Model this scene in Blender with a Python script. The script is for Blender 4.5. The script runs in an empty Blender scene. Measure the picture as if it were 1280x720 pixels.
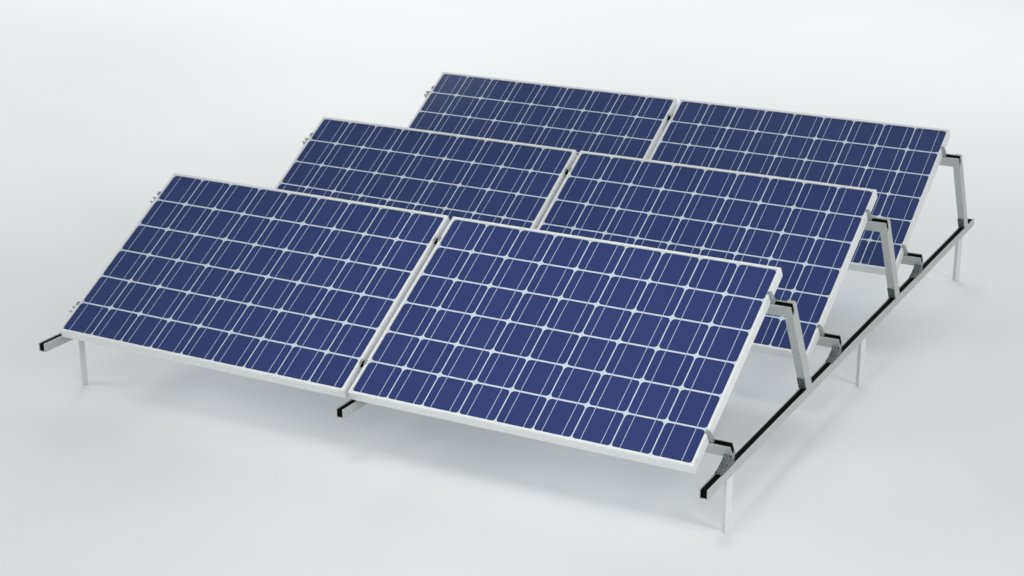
import bpy, bmesh, math, random
from mathutils import Matrix, Vector
random.seed(4)
sc = bpy.context.scene
COL = sc.collection

# ------------------------------------------------------------------ measurements (metres)
TILT = 0.5326            # 30.5 degrees
PL, PH, PT = 1.2, 0.7992, 0.0388      # panel length, height up the slope, frame depth
GAP, ROW = 0.0197, 1.0048             # gap between neighbours, spacing of the rows
GZ = -0.268                            # the floor
RAIL_TOP, RAIL_H, RAIL_W = -0.043, 0.032, 0.028
RAIL_X = (-1.252, 0.006, 1.264)
BAR_W, BAR_H = 0.024, 0.049
ct, st = math.cos(TILT), math.sin(TILT)

# ------------------------------------------------------------------ materials
def new_mat(name):
    m = bpy.data.materials.new(name); m.use_nodes = True
    return m, m.node_tree.nodes, m.node_tree.links, m.node_tree.nodes['Principled BSDF']

def mat(name, col, rough=.5, metal=0., spec=.5, var=0., scale=30., bump=0., bscale=200., tight=.2):
    m, n, l, b = new_mat(name)
    b.inputs['Base Color'].default_value = (*col, 1)
    b.inputs['Roughness'].default_value = rough
    b.inputs['Metallic'].default_value = metal
    b.inputs['Specular IOR Level'].default_value = spec
    tc = n.new('ShaderNodeTexCoord')
    if var:
        t = n.new('ShaderNodeTexNoise'); t.inputs['Scale'].default_value = scale; t.inputs['Detail'].default_value = 5
        l.new(tc.outputs['Object'], t.inputs['Vector'])
        r = n.new('ShaderNodeValToRGB')
        r.color_ramp.elements[0].position = .5-tight; r.color_ramp.elements[1].position = .5+tight
        r.color_ramp.elements[0].color = (*[c*(1-var) for c in col], 1)
        r.color_ramp.elements[1].color = (*[min(1, c*(1+var)) for c in col], 1)
        l.new(t.outputs['Fac'], r.inputs['Fac']); l.new(r.outputs['Color'], b.inputs['Base Color'])
    if bump:
        t = n.new('ShaderNodeTexNoise'); t.inputs['Scale'].default_value = bscale; t.inputs['Detail'].default_value = 3
        l.new(tc.outputs['Object'], t.inputs['Vector'])
        u = n.new('ShaderNodeBump'); u.inputs['Strength'].default_value = bump; u.inputs['Distance'].default_value = .001
        l.new(t.outputs['Fac'], u.inputs['Height']); l.new(u.outputs['Normal'], b.inputs['Normal'])
    return m

M_floor = mat('studio_floor_white', (.812, .833, .834), .55, 0, .3, .008, 1.5)
M_frame = mat('frame_white_anodised', (.80, .82, .83), .38, 0, .5, .03, 60)
M_sheet = mat('white_backing', (.69, .74, .85), .6, 0, .3)
M_bus   = mat('busbar_tin', (.50, .56, .74), .5, 0, .3)
M_alu   = mat('galvanised_metal', (.485, .51, .50), .40, .25, .5, .16, 300, .25, 500, .1)
M_foot  = mat('dark_galvanised_metal', (.12, .135, .135), .5, .2, .4, .93, 300, .5, 400, .06)
M_post  = mat('post_grey_paint', (.68, .70, .70), .5, 0, .4, .03, 40)
M_black = mat('flat_black', (.003, .0035, .0035), .9, 0, .05)
M_clamp = mat('clamp_steel', (.34, .37, .36), .4, .4, .5, .2, 200)

def cell_mat():
    m, n, l, b = new_mat('blue_silicon_cell')
    b.inputs['Roughness'].default_value = .5
    b.inputs['Specular IOR Level'].default_value = .12
    g = n.new('ShaderNodeNewGeometry')
    r = n.new('ShaderNodeValToRGB')
    r.color_ramp.elements[0].color = (.028, .047, .163, 1)
    r.color_ramp.elements[1].color = (.034, .054, .185, 1)
    tc = n.new('ShaderNodeTexCoord'); t = n.new('ShaderNodeTexNoise')
    t.inputs['Scale'].default_value = 9; t.inputs['Detail'].default_value = 4
    l.new(tc.outputs['Object'], t.inputs['Vector'])
    mx = n.new('ShaderNodeMath'); mx.operation = 'MULTIPLY_ADD'; mx.inputs[1].default_value = .6
    l.new(g.outputs['Random Per Island'], mx.inputs[0])
    m2 = n.new('ShaderNodeMath'); m2.operation = 'MULTIPLY'; m2.inputs[1].default_value = .4
    l.new(t.outputs['Fac'], m2.inputs[0]); l.new(m2.outputs[0], mx.inputs[2])
    l.new(mx.outputs[0], r.inputs['Fac']); l.new(r.outputs['Color'], b.inputs['Base Color'])
    return m
M_cell = cell_mat()

def glass_mat():
    m = bpy.data.materials.new('clear_solar_glass'); m.use_nodes = True
    n, l = m.node_tree.nodes, m.node_tree.links; n.clear()
    o = n.new('ShaderNodeOutputMaterial'); mx = n.new('ShaderNodeMixShader')
    fr = n.new('ShaderNodeFresnel')
    ge = n.new('ShaderNodeNewGeometry'); io = n.new('ShaderNodeMapRange')     # same reflectance from either side of the thin pane
    io.inputs['To Min'].default_value = 1.24; io.inputs['To Max'].default_value = 1/1.24
    l.new(ge.outputs['Backfacing'], io.inputs['Value']); l.new(io.outputs['Result'], fr.inputs['IOR'])
    gl = n.new('ShaderNodeBsdfGlossy'); gl.inputs['Roughness'].default_value = .12
    gl.inputs['Color'].default_value = (.95, .97, 1, 1)
    tr = n.new('ShaderNodeBsdfTransparent'); tr.inputs['Color'].default_value = (.97, .985, .985, 1)
    l.new(fr.outputs[0], mx.inputs[0]); l.new(tr.outputs[0], mx.inputs[1]); l.new(gl.outputs[0], mx.inputs[2])
    l.new(mx.outputs[0], o.inputs['Surface'])
    return m
M_glass = glass_mat()

# ------------------------------------------------------------------ helpers
def finish(name, bm, materials, parent=None, bevel=0., smooth=False):
    bmesh.ops.recalc_face_normals(bm, faces=bm.faces)
    me = bpy.data.meshes.new(name); bm.to_mesh(me); bm.free()
    for m in (materials if isinstance(materials, (list, tuple)) else [materials]): me.materials.append(m)
    o = bpy.data.objects.new(name, me); COL.objects.link(o)
    if parent: o.parent = parent
    if bevel:
        b = o.modifiers.new('edge', 'BEVEL'); b.width = bevel; b.segments = 2; b.limit_method = 'ANGLE'
        b.harden_normals = False
    return o

def box(bm, x0, x1, y0, y1, z0, z1):
    v = [bm.verts.new((x, y, z)) for z in (z0, z1) for y in (y0, y1) for x in (x0, x1)]
    for f in ((0, 1, 3, 2), (4, 5, 7, 6), (0, 1, 5, 4), (2, 3, 7, 6), (0, 2, 6, 4), (1, 3, 7, 5)):
        bm.faces.new([v[i] for i in f])

def prism(bm, pts, a0, a1, axis='x'):
    """closed outline pts (two coordinates) swept along an axis from a0 to a1"""
    def P(a, q): return (a, q[0], q[1]) if axis == 'x' else (q[0], a, q[1])
    A = [bm.verts.new(P(a0, q)) for q in pts]; B = [bm.verts.new(P(a1, q)) for q in pts]
    n = len(pts)
    for i in range(n): bm.faces.new((A[i], A[(i+1) % n], B[(i+1) % n], B[i]))
    bm.faces.new(A); bm.faces.new(B[::-1])

def cyl(bm, c, axis, r, h, n=16):
    axis = Vector(axis).normalized()
    M = Matrix.Translation(Vector(c)) @ axis.to_track_quat('Z', 'Y').to_matrix().to_4x4()
    bmesh.ops.create_cone(bm, cap_ends=True, segments=n, radius1=r, radius2=r, depth=h, matrix=M)

def channel_pts(w, h, t):
    """open-topped C profile with small inward lips, origin at the bottom middle"""
    a, lip = w/2, .0035
    return [(-a, 0), (a, 0), (a, h), (a-lip, h), (a-lip, h-.0022), (a-t, h-.0022), (a-t, t),
            (-a+t, t), (-a+t, h-.0022), (-a+lip, h-.0022), (-a+lip, h), (-a, h)]

def tag(o, label=None, cat=None, group=None, kind=None):
    for k, v in (('label', label), ('category', cat), ('group', group), ('kind', kind)):
        if v: o[k] = v

def up(v, d=0.):
    """row-local (y, z) at v metres up the slope of the panel's top face and d metres below it"""
    return (v*ct + d*st, v*st - d*ct)

# ------------------------------------------------------------------ floor
bm = bmesh.new()
bmesh.ops.create_grid(bm, x_segments=1, y_segments=1, size=60, matrix=Matrix.Translation((0, 0, GZ)))
fl = finish('floor', bm, M_floor); tag(fl, kind='structure')

# ------------------------------------------------------------------ one solar panel; local x along the row, y up the slope, z out of the face
LIP = .0095
def make_panel():
    root = bpy.data.objects.new('solar_panel', None); COL.objects.link(root)
    root.empty_display_size = .1
    bm = bmesh.new()                                     # the frame: an outer box ring with a narrow lip and a rear flange
    o0, o1 = [(0, 0), (PL, 0), (PL, PH), (0, PH)], None
    def ring(d, z): return [bm.verts.new((x, y, z)) for x, y in ((d, d), (PL-d, d), (PL-d, PH-d), (d, PH-d))]
    prof = [(0, 0), (LIP, 0), (LIP, -.0016), (LIP, -.0075), (.0022, -.0075), (.0022, -PT+.002), (.022, -PT+.002), (.022, -PT), (0, -PT)]
    R = [ring(*q) for q in prof]
    for i in range(len(R)):
        A, B = R[i], R[(i+1) % len(R)]
        for k in range(4): bm.faces.new((A[k], A[(k+1) % 4], B[(k+1) % 4], B[k]))
    finish('frame', bm, M_frame, root, .0009)
    bm = bmesh.new(); box(bm, LIP-.0006+.0012, PL-LIP-.0006, LIP+.0006, PH-LIP-.0006, -.0065, -.0042)
    finish('backing_sheet', bm, M_sheet, root)
    # cells: nine by six rounded squares
    px, py = (PL-.0185)/9, (PH-.0185)/6
    x0 = y0 = .00925
    gx, gy, r = .0042, .0066, .0125
    bm = bmesh.new(); bb = bmesh.new()
    for i in range(9):
        for j in range(6):
            xa, xb = x0+i*px+gx/2, x0+(i+1)*px-gx/2
            ya, yb = y0+j*py+gy/2, y0+(j+1)*py-gy/2
            if i == 0: xa = x0+.001
            if i == 8: xb = PL-x0-.001
            if j == 0: ya = y0+.0012
            if j == 5: yb = PH-y0-.0012
            pts = []
            for cx, cy, a in ((xb-r, yb-r, 0), (xa+r, yb-r, 90), (xa+r, ya+r, 180), (xb-r, ya+r, 270)):
                for k in range(5):
                    t = math.radians(a+k*22.5); pts.append((cx+r*math.cos(t), cy+r*math.sin(t)))
            V = [bm.verts.new((x, y, -.0037)) for x, y in pts]; W = [bm.verts.new((x, y, -.0041)) for x, y in pts]
            bm.faces.new(V); n = len(V)
            for k in range(n): bm.faces.new((V[k], W[k], W[(k+1) % n], V[(k+1) % n]))
    for i in range(9):                                   # two silver ribbons run down every column of cells
        for fr in (.238, .757):
            xc = x0+(i+fr)*px
            box(bb, xc-.0011, xc+.0011, y0+.001, PH-y0-.001, -.0036, -.0033)
    cells = finish('cells', bm, M_cell, root)
    finish('ribbons', bb, M_bus, cells)
    bm = bmesh.new()
    v = [bm.verts.new(q) for q in ((LIP-.001, LIP-.001, -.0024), (PL-LIP+.001, LIP-.001, -.0024), (PL-LIP+.001, PH-LIP+.001, -.0024), (LIP-.001, PH-LIP+.001, -.0024))]
    bm.faces.new(v)
    finish('glass_pane', bm, M_glass, root)
    return root

def copy_tree(o, parent=None):
    c = o.copy(); COL.objects.link(c)
    if parent:
        c.parent = parent
    for ch in list(o.children): copy_tree(ch, c)
    return c

labels = {
 (0, 0): 'blue solar panel at the left of the front row, over the lone ground post',
 (0, 1): 'blue solar panel at the right of the front row, nearest and largest of all six',
 (1, 0): 'blue solar panel at the left of the middle row, lower edge hidden',
 (1, 1): 'blue solar panel at the right of the middle row, second from the front',
 (2, 0): 'solar panel at the left of the back row, smallest in view, its lower half hidden',
 (2, 1): 'blue solar panel at the right of the back row, the farthest right of all six'}
proto = make_panel()
for r in range(3):
    for s in range(2):
        o = proto if (r, s) == (0, 0) else copy_tree(proto)
        o.location = (-GAP/2-PL if s == 0 else GAP/2, r*ROW, 0)
        o.rotation_euler = (TILT, 0, 0)
        tag(o, labels[(r, s)], 'solar panel', 'solar panels in three tilted rows of two')

# ------------------------------------------------------------------ the mounting rack
rack = bpy.data.objects.new('mounting_rack', None); COL.objects.link(rack)
rack.location = (0, 1.45, GZ)
tag(rack, 'grey metal mounting rack of slotted rails, legs and posts under all six solar panels', 'mounting rack')
def place(o, loc):                                       # a part given in scene coordinates, hung on the rack
    o.parent = rack; o.location = Vector(loc)-rack.location
    return o
def sub(o, p): o.parent = p; return o

# base rails run front to back
Y0, Y1 = -.046, 2.975
RN = []
bm = bmesh.new(); prism(bm, channel_pts(RAIL_W, RAIL_H, .0035), Y0, Y1, 'y')
rail = finish('base_rail', bm, M_alu, None, .0006)
bm = bmesh.new(); box(bm, -RAIL_W/2+.0045, RAIL_W/2-.0045, Y0+.0015, Y1-.0015, .0038, RAIL_H-.0035)  # plain black block filling the slot below its lips
slot_fill = finish('black_slot_fill', bm, M_black)
rails = []
for k, x in enumerate(RAIL_X):
    o = rail if k == 0 else rail.copy(); c = slot_fill if k == 0 else slot_fill.copy()
    if k: COL.objects.link(o); COL.objects.link(c)
    place(o, (x, 0, RAIL_TOP-RAIL_H)); sub(c, o)

# ground posts: thin flat bars under the two outer rails
PD, PW = .0200, .0200
def post_mesh():
    bm = bmesh.new(); h = RAIL_TOP-RAIL_H-GZ
    box(bm, -PW/2, PW/2, -PD/2, PD/2, 0, h-.0005)
    return finish('ground_post', bm, M_post, None, .001)
post = post_mesh()
k = 0
for x in (RAIL_X[0]+.004, RAIL_X[2]):
    for y in (.15, 1.455, 2.79):
        o = post if k == 0 else post.copy()
        if k: COL.objects.link(o)
        k += 1
        o.rotation_euler = (0, 0, math.radians(-38)); place(o, (x, y, GZ))

# crossbars under the panels, tilted with them: profile drawn in (slope, normal)
XB0, XB1 = -1.265, 1.278
V_LOW, V_HIGH = .115*PH/.8, .845*PH
def make_bar():
    bm = bmesh.new(); prism(bm, [(q[0]+BAR_W/2, q[1]) for q in channel_pts(BAR_W, BAR_H, .003)], XB0, XB1, 'x')
    b = finish('crossbar', bm, M_alu, None, .0006)
    bm = bmesh.new(); box(bm, XB0+.022, XB1-.0015, .0035, BAR_W-.0035, .012, BAR_H-.003)  # plain black block in the bar's slot
    c = finish('black_slot_fill', bm, M_black); sub(c, b)
    return b, c
bar, bar_fill = make_bar()
k = 0
for r in range(3):
    for v in (V_LOW, V_HIGH):
        o = bar if k == 0 else bar.copy()
        if k:
            COL.objects.link(o); c = bar_fill.copy(); COL.objects.link(c); sub(c, o)
        k += 1
        y, z = up(v, PT+.0006+BAR_H)
        o.rotation_euler = (TILT, 0, 0); place(o, (0, r*ROW+y, z))

# rear legs: stand square to the panel, from the upper crossbar down to the rail; local frame (slope, normal)
LEGD, LEGW = .044, .028
def make_leg():
    bm = bmesh.new()
    # row coordinates of the outline
    def q(v, d): return up(v, d)
    d0 = PT+.0006
    v0 = V_HIGH+.001
    vb = V_HIGH+BAR_W+.0008
    a = q(v0, d0+BAR_H+.0006); b = q(vb, d0+BAR_H+.0006); c = q(vb, d0+.017); d = q(v0+LEGD, d0+.017)
    def down(v):                                         # where the line at v meets the rail's top
        dd = (v*st-RAIL_TOP-.0003)/ct
        return q(v, dd)
    e = down(v0+LEGD); f = down(v0)
    prism(bm, [a, b, c, d, e, f], -LEGW/2, LEGW/2, 'x')
    leg = finish('support_leg', bm, M_alu, None, .0012)
    bm = bmesh.new()                                     # darker foot sleeve round the lower end
    g = .0012
    def low(v, h):
        y, z = down(v); return (y-h*st, z+h*ct)
    prism(bm, [low(v0-g, .054), low(v0+LEGD*.45, .054), low(v0+LEGD*.45, .0002), low(v0-g, .0002)], -LEGW/2-g, LEGW/2-.004, 'x')
    foot = finish('foot_sleeve', bm, M_foot, None, .0005); sub(foot, leg)
    return leg
leg = make_leg()

# low brackets: curved feet that carry the lower crossbar on the rail
def make_bracket():
    bm = bmesh.new()
    d0 = PT+.0006
    A = up(V_LOW-.0006, d0+BAR_H-.012); B = up(V_LOW-.0006, d0+BAR_H+.0006); Cc = up(V_LOW+BAR_W, d0+BAR_H+.0006)
    zt = RAIL_TOP+.0003
    pts = [A, B, Cc, (Cc[0]-.004, zt), (A[0]-.072, zt), (A[0]-.070, zt+.003), (A[0]-.050, zt+.007), (A[0]-.030, zt+.014), (A[0]-.014, zt+.022)]
    prism(bm, pts, -LEGW/2+.001, LEGW/2-.0006, 'x')
    return finish('rail_bracket', bm, M_foot, None, .001)
brk = make_bracket()
k = 0
for x in RAIL_X:
    for r in range(3):
        o = leg if k == 0 else leg.copy(); b = brk if k == 0 else brk.copy()
        if k:
            COL.objects.link(o); COL.objects.link(b)
            for ch in list(leg.children):
                c = ch.copy(); COL.objects.link(c); c.parent = o
        k += 1
        place(o, (x, r*ROW, 0)); place(b, (x, r*ROW, 0))

# clamps: on every crossbar one at each outer end and one in the gap between the two panels
def make_end_clamp(s):
    """local frame: x from the panel's outer edge outwards, y up the slope, z out of the panel's top face"""
    bm = bmesh.new(); w = .015
    pts = [(-.007*s, .0012), (-.007*s, .0036), (.0032*s, .0036), (.010*s, -PT*.55), (.013*s, -PT-.0004), (.001*s, -PT-.0004), (.001*s, .0012)]
    prism(bm, pts, -w/2, w/2, 'y')
    return finish('end_clamp', bm, M_clamp, None, .0005)
def make_mid_clamp():
    bm = bmesh.new()
    box(bm, -GAP/2+.0008, GAP/2-.0008, -.016, .016, -.0150, -.0120)
    box(bm, -.0105, -GAP/2+.0032, -.010, .010, .0006, .0024)
    box(bm, GAP/2-.0032, .0145, -.010, .010, .0006, .0024)
    return finish('mid_clamp', bm, M_clamp, None, .0004)
bm = bmesh.new(); box(bm, -GAP/2+.0012, GAP/2-.0012, -.013, .012, -.0119, -.0105); cyl(bm, (0, 0, -.0075), (0, 0, 1), .0062, .006, 6)  # hex bolt, plus a black plate painting the dark recess of the gap
m_bolt = finish('bolt_gap_dark', bm, M_black)
ec = {1: make_end_clamp(1), -1: make_end_clamp(-1)}; mc = make_mid_clamp()
first = True
for r in range(3):
    for v in (V_LOW, V_HIGH):
        y, z = up(v+BAR_W/2, 0)
        for src, x in ((ec[-1], -GAP/2-PL-.0003), (mc, 0), (ec[1], GAP/2+PL+.0003)):
            o = src if first else src.copy()
            if not first: COL.objects.link(o)
            if src is mc:
                b = m_bolt if first else m_bolt.copy()
                if not first: COL.objects.link(b)
                b.parent = o
            o.rotation_euler = (TILT, 0, 0); place(o, (x, r*ROW+y, z))
        first = False

# ------------------------------------------------------------------ light: a pale studio; several soft lamps are added to fit the floor tones
w = bpy.data.worlds.new('World'); sc.world = w; w.use_nodes = True
bg = w.node_tree.nodes['Background']
bg.inputs['Color'].default_value = (.97, .99, 1, 1); bg.inputs['Strength'].default_value = .30
def area(name, loc, target, size, power, col=(1, 1, 1), spread=None):
    L = bpy.data.lights.new(name, 'AREA'); L.energy = power; L.size = size; L.color = col
    if spread: L.spread = math.radians(spread)
    o = bpy.data.objects.new(name, L); COL.objects.link(o)
    o.location = loc
    o.rotation_euler = (Vector(target)-Vector(loc)).to_track_quat('-Z', 'Y').to_euler()
    return o
area('soft_lamp', (4.5, -4.5, 3), (0, .8, 0), 2.8, 130)
area('soft_lamp', (-6, -3, 2.2), (0, 0, 0), 2.8, 117)
area('soft_lamp', (-7, 3, 2.2), (-2, 2, 0), 2, 23)
area('soft_lamp', (7, -1, 3), (0, 1, 0), 2, 117)
area('soft_lamp', (0, 7, 5), (0, 6.9, 0), 4, 92)
area('soft_lamp', (-2.5, 6, 6), (-2.5, 7, 0), 3, 40)
area('soft_lamp', (4, 8, 5), (4, 8.1, 0), 4, 115)
area('soft_lamp', (-2, 12, 5), (-2, 12.1, 0), 5, 82)
area('soft_lamp', (-9, 14, 6), (-6, 10, 0), 4, 342)
area('soft_lamp', (-8.5, 6.5, 4), (-8, 6.4, 0), 3, 103)  # added lamp, lifts the floor at the far left
area('narrow_fill', (.2, -3.4, 3), (.1, -1.9, GZ), 1.5, 2.8, spread=70)  # added narrow lamp, makes a brighter pool on the front floor
area('narrow_fill', (-4, 4, 4), (-3.2, 2.5, GZ), 1.5, 2.8, spread=70)  # added narrow lamp, brightens the floor on the left
area('narrow_fill', (.6, -2, 4.6), (.5, .3, .2), 1.5, 4.1, spread=40)  # added narrow lamp, brightens the front panels
area('narrow_fill', (-3, 12, 5), (-2.5, 10, GZ), 3, 9, spread=90)  # added narrow lamp, brightens the far floor

# ------------------------------------------------------------------ camera
cd = bpy.data.cameras.new('camera'); cam = bpy.data.objects.new('camera', cd); COL.objects.link(cam)
rot = Matrix.Rotation(.4943, 3, 'Z') @ Matrix.Rotation(1.2338, 3, 'X') @ Matrix.Rotation(-.0035, 3, 'Z')
cam.matrix_world = Matrix.Translation((2.9545, -4.3459, 2.1834)) @ rot.to_4x4()
cd.sensor_width = 36; cd.lens = 2191.24/1280*36
cd.clip_start = .05; cd.clip_end = 300
sc.camera = cam
sc.render.resolution_x, sc.render.resolution_y = 1024, 576
sc.view_settings.view_transform = 'Standard'; sc.view_settings.look = 'None'
sc.view_settings.exposure = .05; sc.view_settings.gamma = 1
sc.render.engine = 'CYCLES'
sc.cycles.max_bounces = 8; sc.cycles.transparent_max_bounces = 12
